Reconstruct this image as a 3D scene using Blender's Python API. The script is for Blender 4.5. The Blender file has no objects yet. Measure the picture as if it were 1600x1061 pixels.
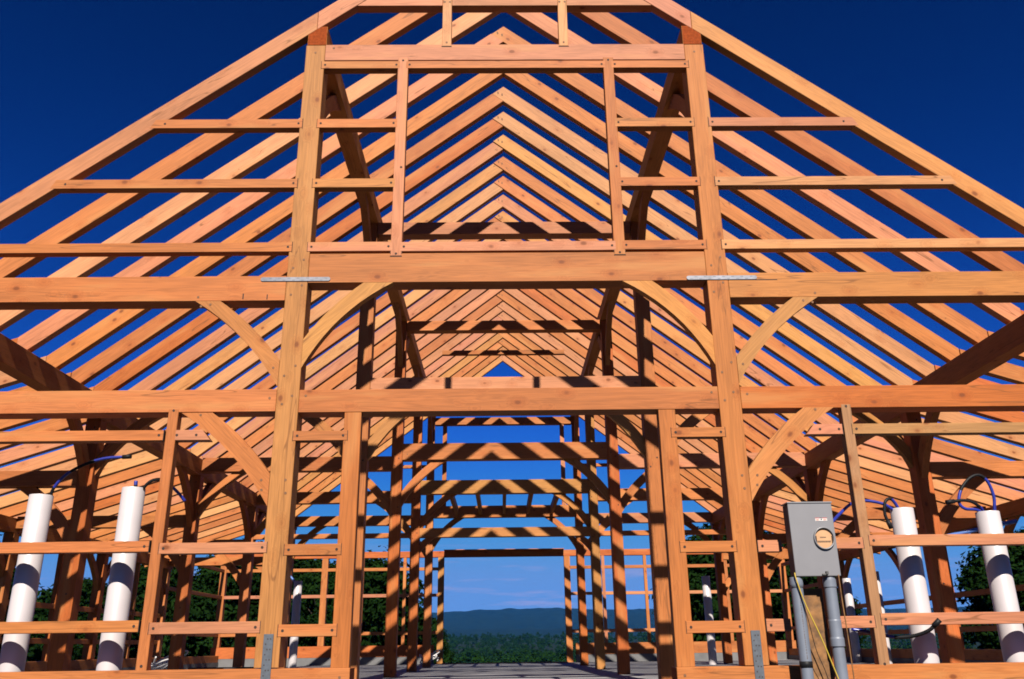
import bpy, bmesh, math, random
from mathutils import Vector, Matrix
R = math.radians
sc = bpy.context.scene
col = sc.collection
rnd = random.Random(7)

# ------------------------------------------------------------------ camera
cam_d = bpy.data.cameras.new("camera")
cam = bpy.data.objects.new("camera", cam_d); col.objects.link(cam)
cam_d.sensor_fit = 'HORIZONTAL'; cam_d.sensor_width = 36.0
cam_d.lens = 1328.185 / 1600 * 36.0
cam_d.clip_start = 0.05; cam_d.clip_end = 30000
cr = Vector((0.99986672, -0.01092656, -0.01213094))
cu = Vector((0.00769166, -0.34014372, 0.94034201))
cf = Vector((0.01440097, 0.94030998, 0.34001434))
cl = Vector((-0.0871, -7.7809, 0.1569))
cam.matrix_world = Matrix(((cr.x, cu.x, -cf.x, cl.x), (cr.y, cu.y, -cf.y, cl.y), (cr.z, cu.z, -cf.z, cl.z), (0, 0, 0, 1)))
sc.camera = cam

# ------------------------------------------------------------------ sky, sun, exposure
SUN_EL = math.atan2(0.87, 1.0)
world = bpy.data.worlds.new("World"); sc.world = world; world.use_nodes = True
wn = world.node_tree; wn.nodes.clear()
def N(nt, t, **kw):
    n = nt.nodes.new(t)
    for k, v in kw.items(): setattr(n, k, v)
    return n
def L(nt, a, b): nt.links.new(a, b)
sky = N(wn, 'ShaderNodeTexSky', sky_type='NISHITA', sun_disc=False, sun_elevation=SUN_EL, sun_rotation=R(177.3),
        altitude=200, air_density=1.0, dust_density=0.25, ozone_density=2.5)
# a polarised, saturated sky: each channel of the sky model gets its own contrast
sp_ = N(wn, 'ShaderNodeSeparateColor'); cb_ = N(wn, 'ShaderNodeCombineColor')
wb = N(wn, 'ShaderNodeBackground'); wb.inputs[1].default_value = 0.10
wo = N(wn, 'ShaderNodeOutputWorld')
L(wn, sky.outputs[0], sp_.inputs[0])
for i, (pw, k, top) in enumerate(((2.6, .0058, .54), (2.0, .0283, 1.12), (2.05, .0570, 2.45))):
    q1 = N(wn, 'ShaderNodeMath', operation='POWER'); q1.inputs[1].default_value = pw; L(wn, sp_.outputs[i], q1.inputs[0])
    q2 = N(wn, 'ShaderNodeMath', operation='MULTIPLY'); q2.inputs[1].default_value = k; L(wn, q1.outputs[0], q2.inputs[0])
    q3 = N(wn, 'ShaderNodeMath', operation='SMOOTH_MIN'); q3.inputs[1].default_value = top; q3.inputs[2].default_value = top * .5; L(wn, q2.outputs[0], q3.inputs[0])
    L(wn, q3.outputs[0], cb_.inputs[i])
wt = N(wn, 'ShaderNodeTexCoord'); wv = N(wn, 'ShaderNodeVectorMath', operation='MULTIPLY'); wv.inputs[1].default_value = (9.0, 9.0, 95.0)
L(wn, wt.outputs['Generated'], wv.inputs[0])
wz = N(wn, 'ShaderNodeTexNoise'); wz.inputs['Scale'].default_value = 1.0; wz.inputs['Detail'].default_value = 5; L(wn, wv.outputs[0], wz.inputs['Vector'])
wr = N(wn, 'ShaderNodeMapRange'); wr.inputs['From Min'].default_value = .54; wr.inputs['From Max'].default_value = .74; wr.clamp = True; L(wn, wz.outputs[0], wr.inputs['Value'])
ws = N(wn, 'ShaderNodeSeparateXYZ'); L(wn, wt.outputs['Generated'], ws.inputs[0])
we = N(wn, 'ShaderNodeMapRange'); we.inputs['From Min'].default_value = .13; we.inputs['From Max'].default_value = .05; we.clamp = True; L(wn, ws.outputs[2], we.inputs['Value'])
wq = N(wn, 'ShaderNodeMath', operation='MULTIPLY'); L(wn, wr.outputs[0], wq.inputs[0]); L(wn, we.outputs[0], wq.inputs[1])
wx = N(wn, 'ShaderNodeMix', data_type='RGBA'); L(wn, wq.outputs[0], wx.inputs[0]); L(wn, cb_.outputs[0], wx.inputs[6]); wx.inputs[7].default_value = (1.4, 1.37, 2.3, 1)
L(wn, wx.outputs[2], wb.inputs[0]); L(wn, wb.outputs[0], wo.inputs[0])
sd = bpy.data.lights.new("sun", 'SUN'); sd.energy = 5.0; sd.angle = R(0.5); sd.color = (1.0, 0.93, 0.82)
sun = bpy.data.objects.new("sun", sd); col.objects.link(sun)
sun.rotation_euler = Vector((-0.048, 1.0, -0.87)).to_track_quat('-Z', 'Y').to_euler()
sun.location = (0, -30, 30)
sc.cycles.filter_width = 1.75
sc.view_settings.view_transform = 'Standard'; sc.view_settings.look = 'None'
sc.view_settings.exposure = 1.40; sc.view_settings.gamma = 1.0

# ------------------------------------------------------------------ materials
def mat(name):
    m = bpy.data.materials.new(name); m.use_nodes = True
    nt = m.node_tree; b = nt.nodes['Principled BSDF']
    return m, nt, b
def simple(name, c, rough=0.6, metal=0.0, noise=0.0, nscale=8.0, bump=0.0):
    m, nt, b = mat(name)
    b.inputs['Roughness'].default_value = rough; b.inputs['Metallic'].default_value = metal
    tc = N(nt, 'ShaderNodeTexCoord'); nz = N(nt, 'ShaderNodeTexNoise')
    nz.inputs['Scale'].default_value = nscale; nz.inputs['Detail'].default_value = 6
    L(nt, tc.outputs['Object'], nz.inputs['Vector'])
    cr_ = N(nt, 'ShaderNodeValToRGB')
    cr_.color_ramp.elements[0].position = .3; cr_.color_ramp.elements[1].position = .7
    cr_.color_ramp.elements[0].color = tuple(x * (1 - noise) for x in c) + (1,)
    cr_.color_ramp.elements[1].color = tuple(min(1, x * (1 + noise)) for x in c) + (1,)
    L(nt, nz.outputs[0], cr_.inputs[0]); L(nt, cr_.outputs[0], b.inputs['Base Color'])
    if bump:
        bp = N(nt, 'ShaderNodeBump'); bp.inputs['Strength'].default_value = bump; bp.inputs['Distance'].default_value = .02
        L(nt, nz.outputs[0], bp.inputs['Height']); L(nt, bp.outputs[0], b.inputs['Normal'])
    return m

def wood_material():
    m, nt, b = mat('sawn_fir_timber')
    tc = N(nt, 'ShaderNodeTexCoord'); oi = N(nt, 'ShaderNodeObjectInfo')
    off = N(nt, 'ShaderNodeVectorMath', operation='SCALE'); off.inputs[0].default_value = (37.0, 11.0, 23.0)
    L(nt, oi.outputs['Random'], off.inputs['Scale'])
    pos = N(nt, 'ShaderNodeVectorMath', operation='ADD')
    L(nt, tc.outputs['Object'], pos.inputs[0]); L(nt, off.outputs[0], pos.inputs[1])
    # knots
    km = N(nt, 'ShaderNodeVectorMath', operation='MULTIPLY'); km.inputs[1].default_value = (3.0, 4.6, 4.6)
    L(nt, pos.outputs[0], km.inputs[0])
    vo = N(nt, 'ShaderNodeTexVoronoi', feature='F1'); vo.inputs['Scale'].default_value = 1.0; vo.inputs['Randomness'].default_value = 1.0
    L(nt, km.outputs[0], vo.inputs['Vector'])
    kr = N(nt, 'ShaderNodeMapRange'); kr.inputs['From Min'].default_value = .06; kr.inputs['From Max'].default_value = .125
    kr.inputs['To Min'].default_value = 1; kr.inputs['To Max'].default_value = 0; kr.clamp = True
    L(nt, vo.outputs['Distance'], kr.inputs['Value'])
    kh = N(nt, 'ShaderNodeMapRange'); kh.inputs['From Min'].default_value = .12; kh.inputs['From Max'].default_value = .36
    kh.inputs['To Min'].default_value = 1; kh.inputs['To Max'].default_value = 0; kh.clamp = True
    L(nt, vo.outputs['Distance'], kh.inputs['Value'])
    # growth figure: stretched noise, pushed aside round the knots
    dm = N(nt, 'ShaderNodeVectorMath', operation='MULTIPLY'); dm.inputs[1].default_value = (0.55, 9.0, 9.0)
    L(nt, pos.outputs[0], dm.inputs[0])
    push = N(nt, 'ShaderNodeVectorMath', operation='SCALE'); push.inputs[0].default_value = (0.0, 0.9, 0.9)
    L(nt, kh.outputs[0], push.inputs['Scale'])
    da = N(nt, 'ShaderNodeVectorMath', operation='ADD'); L(nt, dm.outputs[0], da.inputs[0]); L(nt, push.outputs[0], da.inputs[1])
    n1 = N(nt, 'ShaderNodeTexNoise'); n1.inputs['Scale'].default_value = 1.0; n1.inputs['Detail'].default_value = 4; n1.inputs['Distortion'].default_value = .5
    L(nt, da.outputs[0], n1.inputs['Vector'])
    band = N(nt, 'ShaderNodeMath', operation='MULTIPLY'); band.inputs[1].default_value = 85.0
    L(nt, n1.outputs[0], band.inputs[0])
    si = N(nt, 'ShaderNodeMath', operation='SINE'); L(nt, band.outputs[0], si.inputs[0])
    fm = N(nt, 'ShaderNodeVectorMath', operation='MULTIPLY'); fm.inputs[1].default_value = (3.0, 110.0, 110.0)
    L(nt, pos.outputs[0], fm.inputs[0])
    n2 = N(nt, 'ShaderNodeTexNoise'); n2.inputs['Scale'].default_value = 1.0; n2.inputs['Detail'].default_value = 3
    L(nt, fm.outputs[0], n2.inputs['Vector'])
    # patches of weathering / sapwood along the timber
    pm = N(nt, 'ShaderNodeVectorMath', operation='MULTIPLY'); pm.inputs[1].default_value = (0.7, 5.0, 5.0)
    L(nt, pos.outputs[0], pm.inputs[0])
    n3 = N(nt, 'ShaderNodeTexNoise'); n3.inputs['Scale'].default_value = 1.0; n3.inputs['Detail'].default_value = 3
    L(nt, pm.outputs[0], n3.inputs['Vector'])
    # value = 1 + .10*sin + .35*(n2-.5) + .5*(n3-.5)
    def mad(x, k, c):
        q = N(nt, 'ShaderNodeMath', operation='MULTIPLY_ADD'); q.inputs[1].default_value = k; q.inputs[2].default_value = c
        L(nt, x, q.inputs[0]); return q.outputs[0]
    def add(a, c):
        q = N(nt, 'ShaderNodeMath', operation='ADD'); L(nt, a, q.inputs[0]); L(nt, c, q.inputs[1]); return q.outputs[0]
    val = add(add(mad(si.outputs[0], .085, 1.0), mad(n2.outputs[0], .54, -.27)), mad(n3.outputs[0], .7, -.35))
    vm = N(nt, 'ShaderNodeVectorMath', operation='SCALE'); L(nt, oi.outputs['Color'], vm.inputs[0]); L(nt, val, vm.inputs['Scale'])
    # sapwood shift
    sp = N(nt, 'ShaderNodeMix', data_type='RGBA', blend_type='MIX')
    spf = N(nt, 'ShaderNodeMapRange'); spf.inputs['From Min'].default_value = .56; spf.inputs['From Max'].default_value = .68; spf.inputs['To Max'].default_value = .45; spf.clamp = True
    L(nt, n3.outputs[0], spf.inputs['Value']); L(nt, spf.outputs[0], sp.inputs[0])
    L(nt, vm.outputs[0], sp.inputs[6]); sp.inputs[7].default_value = (0.2599, 0.1229, 0.04214, 1)
    # halo and knot
    mh = N(nt, 'ShaderNodeMix', data_type='RGBA', blend_type='MULTIPLY'); 
    khs = mad(kh.outputs[0], .42, 0.0); L(nt, khs, mh.inputs[0])
    L(nt, sp.outputs[2], mh.inputs[6]); mh.inputs[7].default_value = (.80, .60, .45, 1)
    mk = N(nt, 'ShaderNodeMix', data_type='RGBA', blend_type='MIX'); ks = mad(kr.outputs[0], .82, 0.0); L(nt, ks, mk.inputs[0])
    L(nt, mh.outputs[2], mk.inputs[6]); mk.inputs[7].default_value = (.10, .028, .009, 1)
    # drying checks: thin dark lines along the grain
    cm_ = N(nt, 'ShaderNodeVectorMath', operation='MULTIPLY'); cm_.inputs[1].default_value = (0.45, 6.5, 6.5)
    L(nt, pos.outputs[0], cm_.inputs[0])
    n4 = N(nt, 'ShaderNodeTexNoise'); n4.inputs['Scale'].default_value = 1.0; n4.inputs['Detail'].default_value = 2; n4.inputs['Distortion'].default_value = .3
    L(nt, cm_.outputs[0], n4.inputs['Vector'])
    ab = N(nt, 'ShaderNodeMath', operation='ABSOLUTE'); L(nt, mad(n4.outputs[0], 1.0, -.62), ab.inputs[0])
    ck = N(nt, 'ShaderNodeMapRange'); ck.inputs['From Min'].default_value = .002; ck.inputs['From Max'].default_value = .007; ck.inputs['To Min'].default_value = .62; ck.inputs['To Max'].default_value = 0; ck.clamp = True
    L(nt, ab.outputs[0], ck.inputs['Value'])
    mc = N(nt, 'ShaderNodeMix', data_type='RGBA', blend_type='MIX'); L(nt, ck.outputs[0], mc.inputs[0])
    L(nt, mk.outputs[2], mc.inputs[6]); mc.inputs[7].default_value = (.09, .034, .011, 1)
    L(nt, mc.outputs[2], b.inputs['Base Color'])
    b.inputs['Roughness'].default_value = .62
    b.inputs['Specular IOR Level'].default_value = .12
    bp = N(nt, 'ShaderNodeBump'); bp.inputs['Strength'].default_value = .25; bp.inputs['Distance'].default_value = .004
    L(nt, n2.outputs[0], bp.inputs['Height']); L(nt, bp.outputs[0], b.inputs['Normal'])
    return m
WOOD = wood_material()
HOLE = simple('peg_hole_dark', (0.01606, 0.006882, 0.00367), .9, 0, .3, 30)
ENDG = simple('end_grain', (.150, .028, .0055), .8, 0, .25, 40)
ENDG.node_tree.nodes['Principled BSDF'].inputs['Specular IOR Level'].default_value = .05
PEG = simple('oak_peg', (0.0962, 0.03848, 0.01184), .8, 0, .2, 30)
CONC = simple('concrete', (0.07707, 0.07546, 0.07707), .85, 0, .18, 3.0, .15)
DECK = simple('floor_slab', (0.148, 0.1443, 0.148), .85, 0, .14, 2.0, .1)
PVC = simple('white_pvc', (.305, .276, .280), .4, 0, .06, 3)
GREYPVC = simple('grey_pvc', (0.09635, 0.1079, 0.1348), .45, 0, .08, 9)
BLACK = simple('black_rubber', (0.006882, 0.006882, 0.0078), .5, 0, .2, 20)
BLACK.node_tree.nodes['Principled BSDF'].inputs['Specular IOR Level'].default_value = .1
BLUE = simple('blue_tube', (0.009176, 0.01606, 0.1514), .35, 0, .2, 14)
LBLUE = simple('light_blue_tube', (0.04588, 0.1009, 0.2845), .35, 0, .15, 14)
GALV = simple('galvanised_steel', (.062, .070, .084), .5, .35, .16, 30, .05)
SILVER = simple('bright_steel', (0.1193, 0.1193, 0.1376), .35, .3, .22, 9, .05)
BOXM = simple('grey_enamel', (0.1156, 0.113, 0.1207), .42, 0, .05, 6)
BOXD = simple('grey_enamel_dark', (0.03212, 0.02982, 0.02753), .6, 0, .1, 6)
CARD = simple('tan_cardboard', (.30, .165, .080), .8, 0, .1, 12)
INK = simple('faded_ink', (0.05506, 0.03212, 0.02065), .8)
WHITE = simple('white_print', (0.3441, 0.3303, 0.3303), .5)
RED = simple('red_print', (0.2753, 0.02753, 0.02294), .5)
YEL = simple('yellow_cord', (0.2845, 0.1927, 0.01376), .6)
OLDW = simple('weathered_post_wood', (.115, .050, .012), .8, 0, .5, 14, .5)
SOIL = simple('bare_soil', (0.05506, 0.04129, 0.02753), .95, 0, .35, .8, .4)

# ------------------------------------------------------------------ helpers
def tag(o, label=None, cat=None, group=None, kind=None):
    if label: o['label'] = label
    if cat: o['category'] = cat
    if group: o['group'] = group
    if kind: o['kind'] = kind
    return o
def empty(name, loc):
    o = bpy.data.objects.new(name, None); o.location = loc; o.empty_display_size = .2; col.objects.link(o); return o
def link(name, me, mats, parent=None):
    for m in mats: me.materials.append(m)
    o = bpy.data.objects.new(name, me); col.objects.link(o)
    if parent is not None:
        o.parent = parent; o.matrix_parent_inverse = Matrix.Translation(-parent.location)
    return o
TONES = {'tan': (0.263, 0.1133, 0.03435), 'orange': (0.2551, 0.08578, 0.02521), 'pink': (0.276, 0.1081, 0.05384), 'red': (0.2468, 0.06532, 0.01593),
         'pale': (0.3057, 0.1415, 0.05828), 'gold': (0.263, 0.104, 0.02858), 'grey': (0.1985, 0.1001, 0.04774)}
def tone(*names):
    c = TONES[rnd.choice(names)]; k = rnd.uniform(.86, 1.10)
    return (min(1, c[0] * k), c[1] * k * rnd.uniform(.95, 1.05), c[2] * k * rnd.uniform(.92, 1.08), 1)

barn = empty('timber_frame_barn', (0, 0, -.33))
tag(barn, 'open orange timber frame of a large gabled barn with bare rafters', 'barn')

def T(name, pts, ext, axis, tn, pegs=(), gaps=(), bev=.004, label=None, parent=barn, pegm=None):
    """one timber: polygon pts (world, front face) pushed along ext; local X runs along axis"""
    pts = [Vector(p) for p in pts]; ext = Vector(ext)
    ex = Vector(axis).normalized(); ey = (ext - ex * ext.dot(ex)).normalized(); ez = ex.cross(ey)
    c = sum(pts, Vector()) / len(pts) + ext / 2
    M = Matrix(((ex.x, ey.x, ez.x, c.x), (ex.y, ey.y, ez.y, c.y), (ex.z, ey.z, ez.z, c.z), (0, 0, 0, 1)))
    Mi = M.inverted()
    bm = bmesh.new()
    a = [bm.verts.new(Mi @ p) for p in pts]; b_ = [bm.verts.new(Mi @ (p + ext)) for p in pts]
    n = len(pts)
    bm.faces.new(a); bm.faces.new(b_[::-1])
    for i in range(n):
        j = (i + 1) % n
        bm.faces.new((a[j], a[i], b_[i], b_[j]))
    bmesh.ops.recalc_face_normals(bm, faces=bm.faces)
    if bev: bmesh.ops.bevel(bm, geom=list(bm.edges), offset=bev, segments=1, affect='EDGES', profile=.5)
    bm.normal_update()
    for f in bm.faces:
        if abs(f.normal.x) > .93 and f.calc_area() > .003: f.material_index = 2
    nrm = -ext.normalized()
    for q in pegs:
        q = Vector(q); r = .0125
        u = Vector((1, 0, 0)) if abs(nrm.x) < .5 else Vector((0, 1, 0)); v = nrm.cross(u)
        ring0 = [bm.verts.new(Mi @ (q + (u * math.cos(k * math.pi / 4) + v * math.sin(k * math.pi / 4)) * r - nrm * .004)) for k in range(8)]
        ring1 = [bm.verts.new(Mi @ (q + (u * math.cos(k * math.pi / 4) + v * math.sin(k * math.pi / 4)) * r + nrm * .0022)) for k in range(8)]
        fs = [bm.faces.new(ring1)]
        for k in range(8): fs.append(bm.faces.new((ring0[k], ring0[(k + 1) % 8], ring1[(k + 1) % 8], ring1[k])))
        for f in fs: f.material_index = pegm or (1 if 'rail' in name or 'stud' in name else 3)
    for (g0, g1) in gaps:          # dark open joint lines: world boxes (min, max)
        x0, y0, z0 = g0; x1, y1, z1 = g1
        vs = [bm.verts.new(Mi @ Vector(p)) for p in ((x0, y0, z0), (x1, y0, z0), (x1, y0, z1), (x0, y0, z1), (x0, y1, z0), (x1, y1, z0), (x1, y1, z1), (x0, y1, z1))]
        for q in ((0, 1, 2, 3), (7, 6, 5, 4), (0, 4, 5, 1), (1, 5, 6, 2), (2, 6, 7, 3), (3, 7, 4, 0)):
            f = bm.faces.new([vs[k] for k in q]); f.material_index = 1
    bmesh.ops.recalc_face_normals(bm, faces=bm.faces)
    me = bpy.data.meshes.new(name); bm.to_mesh(me); bm.free()
    o = link(name, me, [WOOD, HOLE, ENDG, PEG], None)
    o.matrix_world = M
    if parent is not None:
        o.parent = parent; o.matrix_parent_inverse = Matrix.Translation(-parent.location)
    o.color = tn
    if label: o['label'] = label
    return o

def xbeam(name, x0, x1, z0, z1, y, d, tn, **k):      # runs along X, front face at y
    return T(name, [(x0, y, z0), (x1, y, z0), (x1, y, z1), (x0, y, z1)], (0, d, 0), (1, 0, 0), tn, **k)
def post(name, xc, z0, z1, y, w, d, tn, **k):         # vertical
    return T(name, [(xc - w / 2, y, z0), (xc + w / 2, y, z0), (xc + w / 2, y, z1), (xc - w / 2, y, z1)], (0, d, 0), (0, 0, 1), tn, **k)
def ybeam(name, xc, w, z0, z1, y0, y1, tn, **k):      # runs along Y
    return T(name, [(xc - w / 2, y0, z0), (xc + w / 2, y0, z0), (xc + w / 2, y0, z1), (xc - w / 2, y0, z1)], (0, y1 - y0, 0.0001), (0, 1, 0), tn, **k) if False else \
        T(name, [(xc - w / 2, y0, z0), (xc - w / 2, y1, z0), (xc - w / 2, y1, z1), (xc - w / 2, y0, z1)], (w, 0, 0), (0, 1, 0), tn, **k)

def arc(p, q, sag, n=10):
    p = Vector(p); q = Vector(q)
    return [p.lerp(q, i / n) + Vector(sag) * (1 - (2 * i / n - 1) ** 2) for i in range(n + 1)]
def brace(name, C, A, B, ext, tn, la=(.60, .88), lb=(.60, .87), pegs=(), sag=.075):
    """curved knee brace in the corner C of the directions A (down the post) and B (along the beam)"""
    C = Vector(C); A = Vector(A); B = Vector(B)
    t = -(A + B).normalized()
    outer = arc(C + A * la[0], C + B * lb[0], t * .035)
    inner = arc(C + B * lb[1], C + A * la[1], t * sag)
    return T(name, outer + inner, ext, (B - A), tn, bev=0, pegs=pegs)

# ------------------------------------------------------------------ ground, floor
def sheet(name, fn, xs, ys, m):
    bm = bmesh.new(); g = [[bm.verts.new((x, y, fn(x, y))) for x in xs] for y in ys]
    for j in range(len(ys) - 1):
        for i in range(len(xs) - 1): bm.faces.new((g[j][i], g[j][i + 1], g[j + 1][i + 1], g[j + 1][i]))
    me = bpy.data.meshes.new(name); bm.to_mesh(me); bm.free()
    for p in me.polygons: p.use_smooth = True
    return link(name, me, [m])
def lerp_tab(tab, d):
    for (a, za), (b, zb) in zip(tab, tab[1:]):
        if d <= b:
            t = max(0, (d - a) / (b - a)); t = t * t * (3 - 2 * t); return za + (zb - za) * t
    return tab[-1][1]
GT = [(0, -1.3), (28, -1.4), (60, -4.5), (150, -16), (420, -15), (1100, 3), (1900, 17), (2600, 26), (6000, 60), (26000, 60)]
def ground_z(x, y):
    return lerp_tab(GT, math.hypot(x, max(y, -1e9) - 8))

def ground_mat():
    m, nt, b = mat('grassy_ground')
    tc = N(nt, 'ShaderNodeTexCoord'); nz = N(nt, 'ShaderNodeTexNoise'); nz.inputs['Scale'].default_value = .35; nz.inputs['Detail'].default_value = 8
    L(nt, tc.outputs['Object'], nz.inputs['Vector'])
    c = N(nt, 'ShaderNodeValToRGB'); c.color_ramp.elements[0].color = (.0022, .0055, .0014, 1); c.color_ramp.elements[1].color = (.0045, .010, .0025, 1)
    c.color_ramp.elements[0].position = .35; c.color_ramp.elements[1].position = .65
    L(nt, nz.outputs[0], c.inputs[0]); L(nt, c.outputs[0], b.inputs['Base Color']); b.inputs['Roughness'].default_value = .95
    b.inputs['Specular IOR Level'].default_value = .1
    return m
rings = [-26000, -9000, -3000, -1000, -300, -120, -60, -30, -16, -8, 0, 8, 16, 24, 30, 40, 55, 75, 100, 130, 170, 230, 300, 420, 600, 850, 1100, 1500, 1900, 2600, 4000, 9000, 26000]
g = sheet('ground', ground_z, rings, rings, ground_mat()); tag(g, kind='structure')

def boxmesh(bm, x0, x1, y0, y1, z0, z1, mi=0):
    vs = [bm.verts.new(p) for p in ((x0, y0, z0), (x1, y0, z0), (x1, y1, z0), (x0, y1, z0), (x0, y0, z1), (x1, y0, z1), (x1, y1, z1), (x0, y1, z1))]
    for q in ((3, 2, 1, 0), (4, 5, 6, 7), (0, 1, 5, 4), (1, 2, 6, 5), (2, 3, 7, 6), (3, 0, 4, 7)):
        f = bm.faces.new([vs[k] for k in q]); f.material_index = mi
def build(name, bm, mats, parent=None, smooth=False, bev=0):
    if bev: bmesh.ops.bevel(bm, geom=list(bm.edges), offset=bev, segments=2, affect='EDGES', profile=.5)
    bmesh.ops.recalc_face_normals(bm, faces=bm.faces)
    me = bpy.data.meshes.new(name); bm.to_mesh(me); bm.free()
    if smooth:
        for p in me.polygons: p.use_smooth = True
    return link(name, me, mats, parent)
ZF = -.334
XW = 9.3            # outer wall line
Y = [0, 4.2065, 8.514, 12.41, 16.345, 21.416]
bm = bmesh.new(); boxmesh(bm, -9.15, 9.15, .26, 21.6, -1.2, ZF); f = build('floor', bm, [DECK]); tag(f, kind='structure')
# concrete foundation: one wall with the two door gaps left low
bm = bmesh.new()
boxmesh(bm, -9.45, -1.38, .0, .25, -2, -.262); boxmesh(bm, 1.40, 9.45, .0, .25, -2, -.262); boxmesh(bm, -1.38, 1.40, .0, .25, -2, ZF - .004)
boxmesh(bm, -9.45, -9.16, .251, 21.39, -2, -.202); boxmesh(bm, 9.16, 9.45, .251, 21.39, -2, -.202)
boxmesh(bm, -9.45, -2.3, 21.4, 21.65, -2, -.102); boxmesh(bm, 2.3, 9.45, 21.4, 21.65, -2, -.102)
build('foundation', bm, [CONC], barn)

# ------------------------------------------------------------------ front wall
S = .78; ZR = 8.555; VD = .245
def ztop(x): return ZR - S * abs(x)
PT = {-1: ('gold', 'tan'), 1: ('orange',)}
for s in (-1, 1):
    zb = .012 if s < 0 else -.02
    post('post', s * 2.1, zb, 6.458, 0, .21, .21, (.236, .100, .0300, 1) if s < 0 else (.240, .084, .0225, 1),
         pegs=[(s * 2.1 + dx, 0, z) for dx, z in ((-.05, 3.46), (.05, 3.56), (-.05, 3.75), (.05, 3.84), (-.05, 2.34), (.04, 2.42), (-.05, 2.62), (.05, 1.5), (.04, 1.62), (.05, 2.72), (0, 6.36))],
         label='yellow tan front post' if s < 0 else 'reddish orange front post')
# purlins carried on the posts
for s in (-1, 1):
    ybeam('purlin', s * 2.09, .21, 6.461, 6.715, .0, 16.66, tone('orange', 'gold'))
    ybeam('plate', s * 5.95, .21, 3.33, 3.635, .004, 16.66, tone('orange', 'red'))
    ybeam('eave_plate', s * XW, .20, 2.28, 2.545, .004, 16.66, tone('orange'))
# sills
xbeam('sill_beam', -9.45, -1.385, -.26, .005, -.004, .25, tone('orange', 'gold'), pegs=[(-1.47, -.004, -.07)])
xbeam('sill_beam', 1.405, 9.45, -.26, -.025, -.004, .25, tone('orange', 'gold'), pegs=[(1.47, -.004, -.09)])
for s in (-1, 1):
    ybeam('sill_beam', s * XW, .25, -.2, .0, .252, 21.39, tone('orange'))
    xbeam('sill_beam', min(s * 2.3, s * 9.45), max(s * 2.3, s * 9.45), -.1, .245, 21.4, .22, tone('orange', 'red'))
# lower girts, ties, collars
XR = {3.39: (ZR - VD - 3.39) / S, 2.255: 9.2}
for s in (-1, 1):
    a, b = s * 2.207, s * 9.19
    xbeam('girt', min(a, b), max(a, b), 2.268 if s < 0 else 2.256, 2.488 if s < 0 else 2.474, 0, .2, tone('orange') if s < 0 else tone('red'),
          pegs=[(s * 2.27, 0, 2.40)])
    b = s * 5.84
    xbeam('tie_beam', min(a, b), max(a, b), 3.398, 3.665, 0, .2, tone('orange', 'gold'), pegs=[(s * 3.06, 0, 3.44)],
          gaps=[((-2.625, -.0008, 3.415), (-2.613, .01, 3.475)), ((-2.387, -.0008, 3.41), (-2.377, .01, 3.465))] if s < 0 else [((2.48, -.0008, 3.583), (2.70, .01, 3.591))])
xbeam('girt', -1.993, 1.993, 2.256, 2.478, 0.0, .2, tone('orange'), pegs=[(-1.93, 0, 2.42), (1.93, 0, 2.42)])
xbeam('tie_beam', -1.993, 1.993, 3.586, 3.905, 0.0, .2, tone('orange', 'pink'))
xbeam('collar_beam', -1.993, 1.993, 6.256, 6.466, 0.0, .2, tone('pink'), pegs=[(-1.9, 0, 6.42)])
# top collar between the rafters, in three lengths beside the hangers
xe = (ZR - VD - 7.0) / S
for x0, x1 in ((-xe - .12, -.705), (-.6, .6), (.70, xe + .12)):
    xbeam('top_collar', x0, x1, 7.003, 7.2, .003, .12, tone('pink'))
for x in (-.652, .650):
    post('hanger', x, 6.44, ZR - VD - S * abs(x) + .06, -.004, .102, .1, tone('pale'), pegs=[(x, -.004, 6.49), (x - .03, -.004, 7.05), (x + .03, -.004, 7.05)],
         gaps=[((x - .057, -.003, 6.433), (x + .057, .02, 6.441))])
# gable studs
for x in (-1.127, 1.135):
    post('gable_stud', x, 3.875, 6.285, -.004, .112, .1, tone('orange', 'pink'), pegs=[(x, -.004, 3.9), (x, -.004, 6.25), (x + .02, -.004, 4.9)],
         gaps=[((x - .06, -.003, 3.868), (x + .06, .02, 3.876)), ((x - .06, -.003, 3.90), (x - .055, .02, 4.0)), ((x + .055, -.003, 3.90), (x + .06, .02, 4.0))])
def rail(name, x0, x1, z0, z1, tn, y=-.0045, k0=True, k1=True, d=.1, label=None):
    zc = (z0 + z1) / 2; pg = []; gp = []
    if k0: pg.append((x0 + .04, y, zc)); gp.append(((x0 - .004, y + .001, z0 - .003), (x0 + .001, y + .03, z1 + .003)))
    if k1: pg.append((x1 - .04, y, zc)); gp.append(((x1 - .001, y + .001, z0 - .003), (x1 + .004, y + .03, z1 + .003)))
    return xbeam(name, x0, x1, z0, z1, y, d, tn, pegs=pg, gaps=gp, bev=.003, label=label)
# gable rails: stud to post and post to rafter
for s in (-1, 1):
    for z0, z1 in ((5.388, 5.497), (4.663, 4.768), (3.93, 4.034)):
        a, b = s * 1.165, s * 2.022
        rail('gable_rail', min(a, b), max(a, b), z0, z1, tone('gold', 'orange', 'pink'))
        xo0 = (ZR - VD - z0) / S + .0; xo1 = (ZR - VD - z1) / S
        a = s * 2.178
        dz = (5, 0, 0)
        pts = [(a, -.0045, z0), (s * (xo0 + .05), -.0045, z0), (s * (xo1 + .13), -.0045, z1), (a, -.0045, z1)]
        T('gable_rail', pts, (0, .1, 0), (1, 0, 0), tone('orange', 'gold') if s < 0 else tone('pink', 'pale', 'orange'), bev=.003,
          pegs=[(s * 2.218, -.0045, (z0 + z1) / 2), (s * (xo1 + .03), -.0045, (z0 + z1) / 2)],
          gaps=[((min(a, a - s * .006), -.006, z0 - .006), (max(a, a - s * .006), .02, z1 + .006))])
rail('gable_rail', -1.09, 1.10, 3.925, 4.03, tone('pale', 'pink'))
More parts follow.
